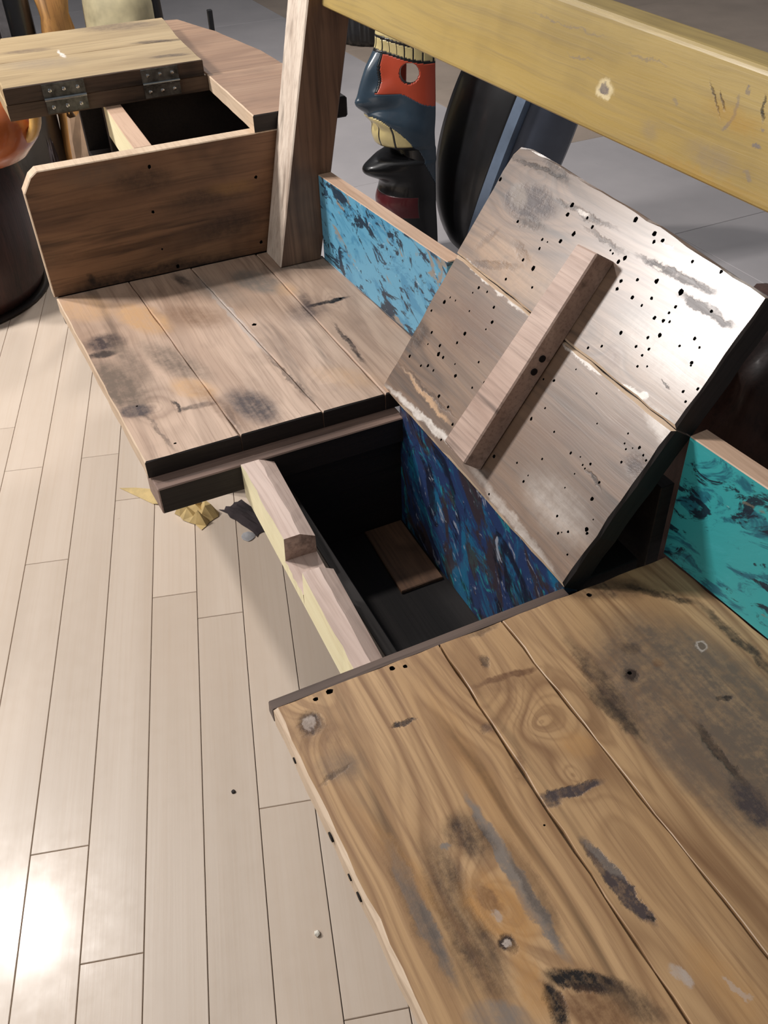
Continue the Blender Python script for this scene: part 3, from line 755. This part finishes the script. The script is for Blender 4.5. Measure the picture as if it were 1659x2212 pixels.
for a in ((-.9295, -.768, .42, 0), (-.768, -.706, .42, .034), (-.706, -.546, .42, 0)):
    v, f, m = rail_seg(*a); n = len(V); V += v; F += [[i+n for i in q] for q in f]; MI += m
part('front_rail', fix(pyd('rail', V, F, MI)), [M_cream, M_pink, M_bat], label='pale new wood rail with a notch in its planed top')
# lid, opened and leaning back
ang = math.radians(124); LO = Vector((-.76, .441, .44)); d = Vector((0, -math.cos(ang), math.sin(ang))); nrm = Vector((0, -math.sin(ang), -math.cos(ang)))
LF = Matrix(((1, d.x, nrm.x, LO.x), (0, d.y, nrm.y, LO.y), (0, d.z, nrm.z, LO.z), (0, 0, 0, 1)))
LOFF = Vector((0, 0, 0)); LM = [M_lid, M_hole, M_edge, M_end]
q = [(-.2175,.0012), (.2205,.0012), (.2205,.1975), (-.2195,.2025)]
lid = part('lid', board(q, -.028, 0, .003, .0008, .02, [h for h in LID_HOLES if inside(h, q)], .012, 41, (2, 3, 0, 2), off=LOFF, mi_cham=(2, 3, 2, 0)), LM, label='raised storage lid seen from below, peppered with worm holes')
lid.matrix_local = Matrix.Translation(-ROOT) @ LF
q = [(-.2195,.2040), (.2205,.1990), (.2195,.3415), (.06,.351), (-.19,.356), (-.212,.352), (-.2185,.340)]
part('lid_plank', board(q, -.028, .0012, .002, .0008, .02, [h for h in LID_HOLES if inside(h, q)], .012, 42, (0, 3, 0, 0, 0, 0, 2), off=LOFF, mi_cham=(2, 3, 0, 0, 0, 2, 0)), LM, lid)
part('batten', hexa([(-.0215,.0245,0), (.0295,.0225,0), (.0315,.297,0), (-.0055,.294,0), (-.0215,.0255,.029), (.0285,.024,.029), (.0305,.296,.029), (-.0045,.2935,.029)], .0018, LOFF), M_bat, lid, label='worn pinkish batten across the lid')
bz = bmesh.new()
for x, y in ((.031, .155), (.031, .172)):
    bmesh.ops.create_cone(bz, cap_ends=True, segments=14, radius1=.0042, radius2=.0042, depth=.002, matrix=Matrix.Translation((x-.0006, y, .014)) @ Matrix.Rotation(math.pi/2, 4, 'Y'))
me = bpy.data.meshes.new('peg'); bz.to_mesh(me); bz.free()
part('bolt_hole', me, M_hole, lid)
# painted splash boards behind the seats
def upright(x0, y0, x1, y1, ztop0, ztop1, th, zb=.4405):
    dx, dy = x1-x0, y1-y0; L = math.hypot(dx, dy); nx, ny = -dy/L*th, dx/L*th
    return hexa([(x0, y0, zb), (x1, y1, zb), (x1+nx, y1+ny, zb), (x0+nx, y0+ny, zb), (x0, y0, ztop0), (x1, y1, ztop1), (x1+nx, y1+ny, ztop1), (x0+nx, y0+ny, ztop0)], .001)
def splash(name, me, a, b, **k):
    for p in me.polygons: p.material_index = 1 if p.normal.z > .6 or p.normal.y > .6 else 0
    return part(name, me, [a, b], **k)
M_btop = wood('splash_top', (214,182,156), (196,162,136), (156,122,98), rings=4, ring_amt=.2, streak=.25, rough=.55, blotch=.1, tone=0)
splash('back_board', upright(-1.3915, .5275, -.985, .5445, .5855, .5965, .0235), M_blue, M_btop, label='low back board with flaking light blue paint')
splash('back_board', upright(-.5335, .5665, .32, .634, .596, .598, .0225, .4408), M_teal, M_btop, label='low back board with bright teal paint')
splash('back_board', upright(-.93, .5485, -.545, .556, .5265, .5265, .018, .4), M_end, M_dark)  # shadow behind the raised lid put into these dark woods
# panel between far seat and end table, front top corner cut
pv = [(.0835,.4412), (.5305,.4412), (.5305,.6415), (.108,.6415), (.097,.634), (.0825,.612)]
V = [Vector((-1.468, y, z))-ROOT for y, z in pv]+[Vector((-1.495, y, z))-ROOT for y, z in pv]
Fp = [list(range(6)), list(range(11, 5, -1))]+[[i, i+6, (i+1) % 6+6, (i+1) % 6] for i in range(6)]
q = [(y, z) for y, z in pv]
PF = Matrix(((0, 0, 1, -1.495), (1, 0, 0, 0), (0, 1, 0, 0), (0, 0, 0, 1)))
part('side_panel', board(q, 0, .027, .0015, .0, .03, PANEL_HOLES, .006, 9, (0, 0, 2, 2, 2, 2), PF, (0, 0, 2, 2, 2, 2)), [M_panel, M_hole, M_edge], label='dark figured side panel with a clipped front corner')
part('seat_plank', box(-1.496, -1.471, .09, .53, .39, .4405, .001), M_dark)
# leaning posts and yellow rail
k_ = .2137
def post(x0, x1, name='back_post', **kk):
    y = .447; dz = .56
    return part(name, hexa([(x0, y, .4408), (x1, y, .4408), (x1, y+.075, .4408), (x0, y+.075, .4408),
        (x0-.012, y+k_*dz, .44+dz), (x1, y+k_*dz, .44+dz), (x1, y+.07+k_*dz, .44+dz), (x0-.012, y+.07+k_*dz, .44+dz)], .002), [M_post, M_pfront], **kk)
for x0 in (-1.462, .32):
    for p in post(x0, x0+.0695).data.polygons: p.material_index = 1 if p.normal.y < -.6 else 0
def ybar(z): return .447+k_*(z-.44)+.0215
zb, zt = .826, .934
part('back_rail', hexa([(-1.392, ybar(zb), zb), (.32, ybar(zb)+.002, zb+.014), (.32, ybar(zb)+.034, zb+.014), (-1.392, ybar(zb)+.034, zb),
    (-1.392, ybar(zt), zt+.004), (.32, ybar(zt)-.004, zt-.024), (.32, ybar(zt)+.028, zt-.024), (-1.392, ybar(zt)+.034, zt+.004)], .005, seg=3), M_rail, label='thick yellow washed back rail')
part('peg', box(-1.46, -1.425, .58, .600, .655, .687, .003), M_end)
# legs and bearers (mostly hidden under the seat)
for x, y in ((-1.44,.31), (-1.44,.52), (-.57,.40), (-.57,.52), (.27,.26), (.27,.52), (-2.05,.34), (-2.05,.52)):
    part('leg', box(x-.03, x+.03, y-.03, y+.03, 0, .3245 if x == -.57 else .389 if x == -1.44 else .4145 if x > 0 else .449, .003), M_dark)
part('bearer', box(-1.46, -1.40, .2, .55, .389, .4145, .001), M_dark)
# boxed end table
part('table_rail', hexa([(-1.76,.270,.585), (-1.496,.262,.585), (-1.496,.2915,.585), (-1.76,.298,.585), (-1.76,.270,.6415), (-1.496,.262,.6415), (-1.496,.2915,.6415), (-1.76,.298,.6415)], .001), [M_cream, M_btop], label='pale new wood front rail of the end table')
me = bpy.data.objects['table_rail'].data
for p in me.polygons: p.material_index = 1 if p.normal.z > .6 else 0
part('table_bottom', box(-2.08, -1.497, .27, .56, .45, .465, .001), M_dark)
part('table_back', box(-2.08, -1.497, .561, .58, .45, .6415, .001), M_dark)
part('table_back', box(-2.10, -2.081, .27, .58, .45, .6415, .001), M_dark)
part('table_back', box(-1.78, -1.761, .27, .56, .466, .6415, .001), M_dark)
part('table_plank', board([(-1.742,.461), (-1.469,.4535), (-1.469,.60), (-1.742,.606)], .6418, .668, .0015, .0005, .03, (), 0, 51, (2, 3, 0, 0), mi_cham=(2, 3, 0, 0)), [M_strip, M_hole, M_edge, M_end])
part('table_plank', board([(-2.22,.462), (-1.7435,.462), (-1.7435,.606), (-1.85,.604), (-1.98,.585), (-2.05,.575), (-2.2,.535)], .6418, .6672, .0015, .0008, .03, (), 0, 52, (0, 0, 0)), [M_strip, M_hole, M_edge, M_end])
part('table_plank', board(rect(-1.93, -1.737, .109, .4595), .6418, .6675, .0012, .0006, .03, (), 0, 53, (0, 3, 0, 2)), [M_top, M_hole, M_edge, M_hedge])
part('table_plank', board(rect(-2.1, -1.932, .112, .4595), .6418, .6675, .0012, .0006, .03, (), 0, 54, (0, 3, 0, 0)), [M_top, M_hole, M_edge, M_end])
lid2 = part('lid', board([(-1.905,.113), (-1.7365,.110), (-1.7365,.455), (-1.905,.462)], .6682, .694, .0015, .0008, .03, (), 0, 55, (0, 3, 0, 2), mi_cham=(0, 3, 0, 2)), [M_top, M_hole, M_edge, M_hedge], label='honey coloured lid folded right over on the end table')
part('lid_plank', board([(-2.105,.155), (-1.906,.116), (-1.906,.462), (-2.105,.480)], .6682, .6938, .0015, .0008, .03, (), 0, 56, (0, 0, 0, 0), mi_cham=(0, 0, 2, 2)), [M_top, M_hole, M_edge, M_end], lid2)
for y0, y1 in ((.172,.243), (.342,.408)):
    V, F = [], []
    def addbox(x0, x1, a, b, z0, z1):
        n = len(V); V.extend(Vector(p) for p in ((x0, a, z0), (x1, a, z0), (x1, b, z0), (x0, b, z0), (x0, a, z1), (x1, a, z1), (x1, b, z1), (x0, b, z1)))
        F.extend([[n+i for i in f] for f in ((3, 2, 1, 0), (4, 5, 6, 7), (0, 1, 5, 4), (1, 2, 6, 5), (2, 3, 7, 6), (3, 0, 4, 7))])
    X = -1.7362
    addbox(X, X+.0016, y0, y1, .6695, .6915); addbox(X, X+.0016, y0+.001, y1, .6445, .6665)
    c = Vector((0, (y0+y1)/2, .668)); h = part('hinge', fix(pyd('hinge', [v-ROOT for v in V], F)), M_iron, lid2)
    # the lid part sits at the bench root, so the hinge does too
    bz = bmesh.new()
    bmesh.ops.create_cone(bz, cap_ends=True, segments=12, radius1=.0028, radius2=.0028, depth=y1-y0, matrix=Matrix.Translation(Vector((X+.003, c.y, c.z))-ROOT) @ Matrix.Rotation(math.pi/2, 4, 'X'))
    for zz in (.6815, .6545):
        for i in range(3):
            bmesh.ops.create_uvsphere(bz, u_segments=10, v_segments=6, radius=.0036, matrix=Matrix.Translation(Vector((X+.0016, y0+(y1-y0)*(.17+.33*i), zz))-ROOT) @ Matrix.Diagonal((.5, 1, 1, 1)))
    me = bpy.data.meshes.new('pin'); bz.to_mesh(me); bz.free(); part('hinge_pin', me, M_screw, lid2)
# ------------------------------------------------------------------ carved mask behind the bench
M_red = plain('red_orange_lacquer', (186,76,52), .3, .4, var=.08, scale=8)
M_slate = plain('slate_blue_lacquer', (58,74,88), .25, .5, var=.12, scale=12)
M_black = plain('black_lacquer', (26,26,28), .32, .3, var=.2, scale=20)
M_bone = plain('cream_lacquer', (214,196,140), .35, .3, var=.08, scale=20)
M_ochre = plain('ochre_lacquer', (196,140,62), .35, .3, var=.1, scale=20)
M_lip = plain('dark_red_lacquer', (92,28,34), .35, .3, var=.1, scale=20)
mask = thing('carved_mask', 'tall carved mask with red eye area, slate nose and bared cream teeth behind the bench', 'mask', (-2.135, 1.117, 0))
def gauss(a, s): return math.exp(-(a/s)**2)
def sm(a, b, x):
    t = min(1, max(0, (x-a)/(b-a))); return t*t*(3-2*t)
def face_pt(th, z):
    # th: angle round the front, z: height; front looks to -y
    wz = .084-.012*sm(.35, .66, z)+.02*(1-sm(0, .3, z)); dz = .125-.02*sm(.50, .68, z)+.01*gauss(z-.36, .08)
    x = wz*math.sin(th); y = -dz*math.cos(th)**.8 if math.cos(th) > 0 else 0
    f = 0
    f += .058*gauss(th, .30)*sm(.64, .52, z)*sm(.425, .455, z)*(.3+.7*sm(.60, .45, z))       # nose
    f += .024*gauss(th-.42, .22)*gauss(z-.468, .026)+.024*gauss(th+.42, .22)*gauss(z-.468, .026)   # nostril wings
    f += .036*gauss(th, .8)*gauss(z-.428+.05*abs(th)*.6, .02)                                  # upper lip
    f += .012*gauss(th, 1.2)*gauss(z-.6, .025)                                              # brow band
    f += .012*gauss(th, .9)*gauss(z-.375, .025)                                              # teeth bulge
    f -= .06*gauss(th, .8)*sm(.352, .342, z)*sm(.305, .315, z)                                   # open mouth
    f += .05*gauss(th, .55)*gauss(z-.287, .02)                                              # lower jaw
    f += .016*gauss(th, .9)*gauss(z-.2, .03)
    return Vector((x*(1+f*1.5), y-f, z))
EYE = ((.92, .517), (-.92, .517))
def region(th, z):
    a = abs(th)
    lipz = .422-.068*(a/1.02)**2.6
    if z > .546+.012*math.cos(th*2): return 'band'
    lim = .2+.14*sm(.54, .47, z)
    if z > .472-.03*sm(.7, 1.4, a) and a > lim: return 'line' if a < lim+.045 and z > .475 else 'red'
    if z > lipz: return 'nose'
    if z > .352 and a < 1.02: return 'teeth'
    if .17 < z < .222 and a < 1.1: return 'lip'
    return 'jaw'
nt, nz = 200, 320; TH_ = [(-.46+.92*i/nt)*math.pi for i in range(nt+1)]; ZZ = [.72*j/nz for j in range(nz+1)]
VG = [face_pt(t, z) for z in ZZ for t in TH_]; regs = {}
for j in range(nz):
    for i in range(nt):
        th = (TH_[i]+TH_[i+1])/2; z = (ZZ[j]+ZZ[j+1])/2
        if any(math.hypot((th-e)*.10, z-ez) < .0235 for e, ez in EYE): continue
        r = region(th, z)
        if r == 'teeth':
            ph = (th/.42+.5) % 1
            if ph < .13 and z < .40: r = 'gap'
        if r == 'band':
            zz = z-.012*math.cos(th*2)
            if zz < .552 or abs(zz-.58) < .003 or ((th/.2) % 1 < .12 and zz < .58): r = 'line'
        regs.setdefault(r, []).append([j*(nt+1)+i, j*(nt+1)+i+1, (j+1)*(nt+1)+i+1, (j+1)*(nt+1)+i])
NMR = dict(band='headband', line='outline', red='eye_area', nose='nose', teeth='teeth', gap='tooth_gap', lip='lower_lip', jaw='jaw')
MMR = dict(band=M_bone, line=M_black, red=M_red, nose=M_slate, teeth=M_bone, gap=M_black, lip=M_lip, jaw=M_black)
for r, fl in regs.items():
    used = {}; V = []; F = []
    for f in fl:
        F.append([])
        for i in f:
            if i not in used: used[i] = len(V); V.append(VG[i])
            F[-1].append(used[i])
    o = link(NMR[r], pyd(r, V, F, None, True), MMR[r], mask)
    s_ = o.modifiers.new('thick', 'SOLIDIFY'); s_.thickness = .012; s_.offset = 0
for e, ez in EYE:
    V = []; F = []
    for k, ins in enumerate((0, .016)):
        for i in range(24):
            a = 6.28318*i/24; p = face_pt(e+.24*math.cos(a), ez+.024*math.sin(a)); V.append(p*(1)+Vector((-math.sin(e)*ins, math.cos(e)*ins, 0)))
    F = [[i, (i+1) % 24, 24+(i+1) % 24, 24+i] for i in range(24)]
    link('eye_socket', pyd('eye', V, F, None, True), M_black, mask)
# ------------------------------------------------------------------ oval shield
M_slab = plain('slate_shield_paint', (92,98,112), .4, .2, var=.15, scale=6)
M_ridge = plain('ridge_paint', (112,128,150), .4, .2, var=.15, scale=14)
shield = thing('oval_shield', 'oval shield half black half slate grey with raised ridge, propped behind the open lid', 'shield', (-2.02, 1.27, 0), 0)
def shield_side(sgn):
    V = []; F = []; n, m = 14, 36
    for j in range(m+1):
        z = -1+2*j/m; w = math.sqrt(max(0, 1-abs(z)**2.2))
        for i in range(n+1):
            t = i/n; x = sgn*(.014+t*((.20 if sgn < 0 else .105)*w)); y = -.085*(1-t**2)*w-.01; V.append((x, y, z*.34+.34))
    nv = len(V)
    for x, y, z in list(V): V.append((x, y+.014, z))
    for j in range(m):
        for i in range(n):
            a = j*(n+1)+i; F.append([a, a+1, a+n+2, a+n+1]); F.append([nv+a, nv+a+n+1, nv+a+n+2, nv+a+1])
        for i in (0, n):
            a = j*(n+1)+i; F.append([a, a+n+1, nv+a+n+1, nv+a])
    return fix(pyd('half', V, F, None, True))
link('black_half', shield_side(-1), M_black, shield); link('grey_half', shield_side(1), M_slab, shield)
V = []; F = []
for j in range(37):
    z = -1+2*j/36; w = math.sqrt(max(0, 1-abs(z)**2.2))
    for x, y in ((-.017, 0), (-.012, -.026), (.012, -.026), (.017, 0)): V.append((x, y-.085*w-.01, z*.34+.34))
F = [[j*4+k, j*4+(k+1) % 4, j*4+4+(k+1) % 4, j*4+4+k] for j in range(36) for k in range(4)]
link('ridge', fix(pyd('ridge', V, F)), M_ridge, shield)
shield.rotation_euler = (math.radians(-10), math.radians(16), math.radians(32)); shield.location = (-2.02, 1.2, .035)
# ------------------------------------------------------------------ pots, carvings and wrappings around the bench
fl = thing('fluted_pot', 'black fluted pot on the tiles behind the back post', 'pot', (-4.50, 2.05, 0))
link('body', lathe([(.17, 0), (.185, .03), (.19, .15), (.185, .3), (.16, .42), (.13, .46), (.145, .5), (.13, .5)], 96, lambda a, z: 1+.03*math.cos(a*24) if .02 < z < .44 else 1), M_black, fl)
M_drum = wood('drum_wood', (84,46,38), (48,28,26), (22,15,15), axes='zxy', rings=5, ring_amt=.4, streak=.7, rough=.5, coat=.1, tone=0)
M_rim = plain('drum_rim', (34,24,22), .5)
dr = thing('wooden_drum', 'dark red-brown wooden drum standing on the strip floor left of the bench', 'drum', (-2.60, -.135, 0))
link('drum_body', lathe([(.27, .0122), (.288, .05), (.298, .15), (.295, .27), (.275, .355), (.262, .36)], 56), M_drum, dr)
link('base_ring', lathe([(.28, 0), (.29, .003), (.29, .01), (.27, .012)], 56), M_rim, dr)
link('top_skin', lathe([(.262, .3602), (.27, .366), (.262, .372), (.1, .373)], 56), M_rim, dr)
M_jar = plain('orange_brown_glaze', (178,98,56), .25, .6, var=.2, scale=6)
M_stripe = plain('ochre_slip', (212,168,96), .35, .3, var=.1)
jr = thing('glazed_jar', 'glossy orange-brown round jar with an ochre handle on the dark drum', 'jar', (-2.43, .055, .3735))
link('jar_body', lathe([(.07, 0), (.12, .012), (.155, .05), (.165, .095), (.15, .135), (.11, .165), (.085, .18), (.09, .195), (.075, .195)], 48), M_jar, jr)
V = []; F = []
for i in range(17):
    a = i/16*math.pi; cx, cz = .135+.05*math.sin(a), .12+.06*math.cos(a)
    for k in range(8):
        b = 6.28318*k/8; V.append((cx+.012*math.cos(b)*math.sin(a), .018*math.sin(b), cz+.012*math.cos(b)*math.cos(a)))
F = [[i*8+k, i*8+(k+1) % 8, i*8+8+(k+1) % 8, i*8+8+k] for i in range(16) for k in range(8)]
o = link('handle', fix(pyd('handle', V, F, None, True)), M_stripe, jr); o.rotation_euler = (0, 0, .9)
M_paper = plain('brown_paper', (150,124,100), .8, var=.2, scale=12)
M_paper2 = plain('yellowed_paper', (206,180,124), .75, var=.15, scale=25)
M_cloth = plain('dark_cloth', (52,44,46), .9, var=.3, scale=18)
def crumple(w, dpt, h, seed, n=12, fold=1.):
    r = random.Random(seed); V = []; F = []
    for j in range(n+1):
        for i in range(n+1):
            u, v = i/n-.5, j/n-.5; e = max(0, 1-2*max(abs(u), abs(v)))
            V.append((u*w*(1+r.uniform(-.12, .12)), v*dpt*(1+r.uniform(-.12, .12)), .0012+h*min(1, e*2.2)*(.55+fold*r.uniform(-.45, .45))))
    for j in range(n):
        for i in range(n): a = j*(n+1)+i; F.append([a, a+1, a+n+2, a+n+1])
    return fix(pyd('crumple', V, F))
def single(name, me, mat, label, cat, loc, rz=0, group=None, thick=0):
    o = link(name, me, mat, None, loc); o.rotation_euler = (0, 0, rz); o['label'] = label; o['category'] = cat
    if group: o['group'] = group
    if thick: s_ = o.modifiers.new('thick', 'SOLIDIFY'); s_.thickness = thick; s_.offset = 1
    return o
def bag(w, dp, h, seed):
    r = random.Random(seed); V = []; F = []; rings = 9; seg = 14
    for j in range(rings+1):
        t = j/rings
        for i in range(seg):
            a = 6.28318*i/seg; sq = 1/max(abs(math.cos(a)), abs(math.sin(a)))**.7; k = (1-.55*t*t)*(1+r.uniform(-.12, .12)*(j > 0))
            V.append((w/2*math.cos(a)*sq*k, dp/2*math.sin(a)*sq*(1-.8*t*t)*(1+r.uniform(-.1, .1)), h*t+(r.uniform(-.02, .02) if 0 < j else 0)))
    for j in range(rings):
        for i in range(seg): F.append([j*seg+i, j*seg+(i+1) % seg, (j+1)*seg+(i+1) % seg, (j+1)*seg+i])
    F.append(list(range(seg))[::-1]); return fix(pyd('bag', V, F))
single('paper_bag', bag(.11, .10, .5, 3), M_paper, 'crumpled brown paper bag standing in front of the end table', 'bag', (-2.225, .285, 0), 1.2)
single('cloth_bag', bag(.045, .045, .43, 8), M_cloth, 'dark soft cloth bag between the paper bag and the drum', 'bag', (-2.295, .215, 0), .3)
single('paper_scrap', crumple(.075, .055, .035, 4, 5), M_paper2, 'crumpled yellow paper ball on the floor under the far seat corner', 'paper', (-1.37, .222, 0), .5, None, .0006)
single('paper_scrap', crumple(.11, .045, .010, 6, 7, .5), M_cloth, 'torn dark wrapping lying under the far seat end', 'paper', (-1.315, .305, 0), .35, None, .0006)
V = [(0, 0, .001), (.075, .055, .001), (.10, .085, .012), (.05, .065, .016), (.02, .03, .008)]
single('paper_sliver', fix(pyd('sliver', V, [(0, 1, 4), (1, 2, 3), (1, 3, 4)])), M_paper2, 'pointed yellow paper sliver on the floor beside the far seat', 'paper', (-1.518, .106, 0), -.1, None, .0006)
def pebble(r, sq, seed):
    bm = bmesh.new(); bmesh.ops.create_icosphere(bm, subdivisions=2, radius=r); rr = random.Random(seed)
    for v in bm.verts: v.co *= rr.uniform(.8, 1.15); v.co.z = max(-.7*r*sq, v.co.z*sq)
    mz = min(v.co.z for v in bm.verts)
    for v in bm.verts: v.co.z -= mz
    me = bpy.data.meshes.new('pebble'); bm.to_mesh(me); bm.free(); return me
single('pebble', pebble(.0042, .7, 1), plain('white_chip', (226,220,206), .4), 'tiny white stone chip on the strip floor near the bench edge', 'pebble', (-.522, .123, 0))
single('wood_crumb', pebble(.0032, .5, 2), M_end, 'dark crumb of wood in the middle of the strip floor', 'crumb', (-.759, .093, 0))
single('plaster_flake', pebble(.013, .12, 3), plain('grey_flake', (176,176,178), .6), 'flat grey plaster flake on the floor by the pale rail', 'flake', (-1.262, .287, 0))
# carved wooden face at the right edge behind the teal board
M_carve = wood('carved_brown', (86,56,46), (62,40,34), (32,21,20), axes='zxy', rings=4, ring_amt=.4, streak=.5, rough=.55, coat=.05, tone=0)
cv = thing('wood_carving', 'dark brown wooden face carving behind the teal board at the right edge', 'carving', (-.76, .98, 0))
def head_r(a, z):
    q = 1.0
    for s in (-1, 1): q -= .22*gauss(a+1.57-.55*s, .26)*gauss(z-.36, .035)
    q += .16*gauss(a+1.57, .18)*sm(.42, .28, z)*sm(.2, .25, z)
    q -= .05*max(0, math.cos(z*44+1.2*math.cos(2*a)))
    q += .07*math.cos(a*16)*sm(.40, .45, z)
    q -= .12*gauss(a+1.57, .5)*gauss(z-.17, .02)
    return q
prof = [(.10, 0), (.11, .02)]+[(.11+.045*math.sin(math.pi*min(1, i/24)), .02+.48*i/24) for i in range(1, 24)]+[(.09, .495), (.05, .515)]
link('head', lathe(prof, 72, head_r), M_carve, cv); cv.scale = (1.35, 1.35, 1.0)
for s in (-1, 1):
    a = -1.57+.55*s; bm = bmesh.new(); bmesh.ops.create_uvsphere(bm, u_segments=16, v_segments=10, radius=.03, matrix=Matrix.Translation((.138*math.cos(a), .138*math.sin(a), .36)) @ Matrix.Rotation(a, 4, 'Z') @ Matrix.Diagonal((.35, 1.2, .7, 1)))
    me = bpy.data.meshes.new('eye'); bm.to_mesh(me); bm.free(); link('eye', me, M_black, cv)
# things standing beyond the end table
M_gold = wood('golden_root', (196,148,84), (160,110,62), (90,56,36), axes='zxy', rings=4, ring_amt=.4, streak=.6, rough=.45, tone=0)
M_stone = plain('cream_stone', (200,188,150), .7, var=.25, scale=7)
M_ash = plain('ash_grey', (92,90,92), .6, var=.2)
def knob(w, h, seed, lobes=3):
    ph = random.Random(seed).uniform(0, 6)
    return lambda a, z: 1+.16*math.sin(lobes*a+ph+z*9)+.1*math.sin(2*a-z*21+ph)
c1 = thing('root_carving', 'golden brown gnarled root carving beyond the end table', 'carving', (-3.30, .415, 0))
link('root', lathe([(.06, 0), (.058, .1), (.056, .2), (.054, .3), (.05, .4), (.052, .46), (.045, .5), (.05, .55), (.03, .58)], 28, knob(1, 1, 2)), M_gold, c1)
c2 = thing('stone_jar', 'cream stone jar beyond the end table beside the golden root', 'jar', (-3.3, .615, 0))
link('stone_body', lathe([(.08, 0), (.1, .05), (.108, .2), (.11, .4), (.108, .5), (.10, .56), (.07, .58), (.075, .6)], 40, lambda a, z: 1+.02*math.sin(5*a+z*14)), M_stone, c2)
c3 = thing('black_upright', 'black column with an ash grey stripe at the far left behind the end table', 'column', (-3.32, .255, 0))
link('upright_body', lathe([(.1, 0), (.1, .58), (.09, .6)], 32), M_black, c3)
link('stripe', box(.095, .104, -.012, .016, .2, .58, .001, Vector()), M_ash, c3)
c4 = thing('black_post', 'slim black wooden stake beyond the far corner of the end table', 'stake', (-3.3, .912, 0))
link('stake', box(-.008, .008, -.008, .008, 0, .457, .002, Vector()), M_black, c4)
c5 = thing('black_upright', 'narrow black upright put in for the dark gap right of the cream stone jar', 'column', (-3.45, .76, 0))
link('upright_body', lathe([(.022, 0), (.022, .3), (.03, .42), (.026, .55), (.03, .6)], 20), M_black, c5)  # made-up black shape in place of a dark gap
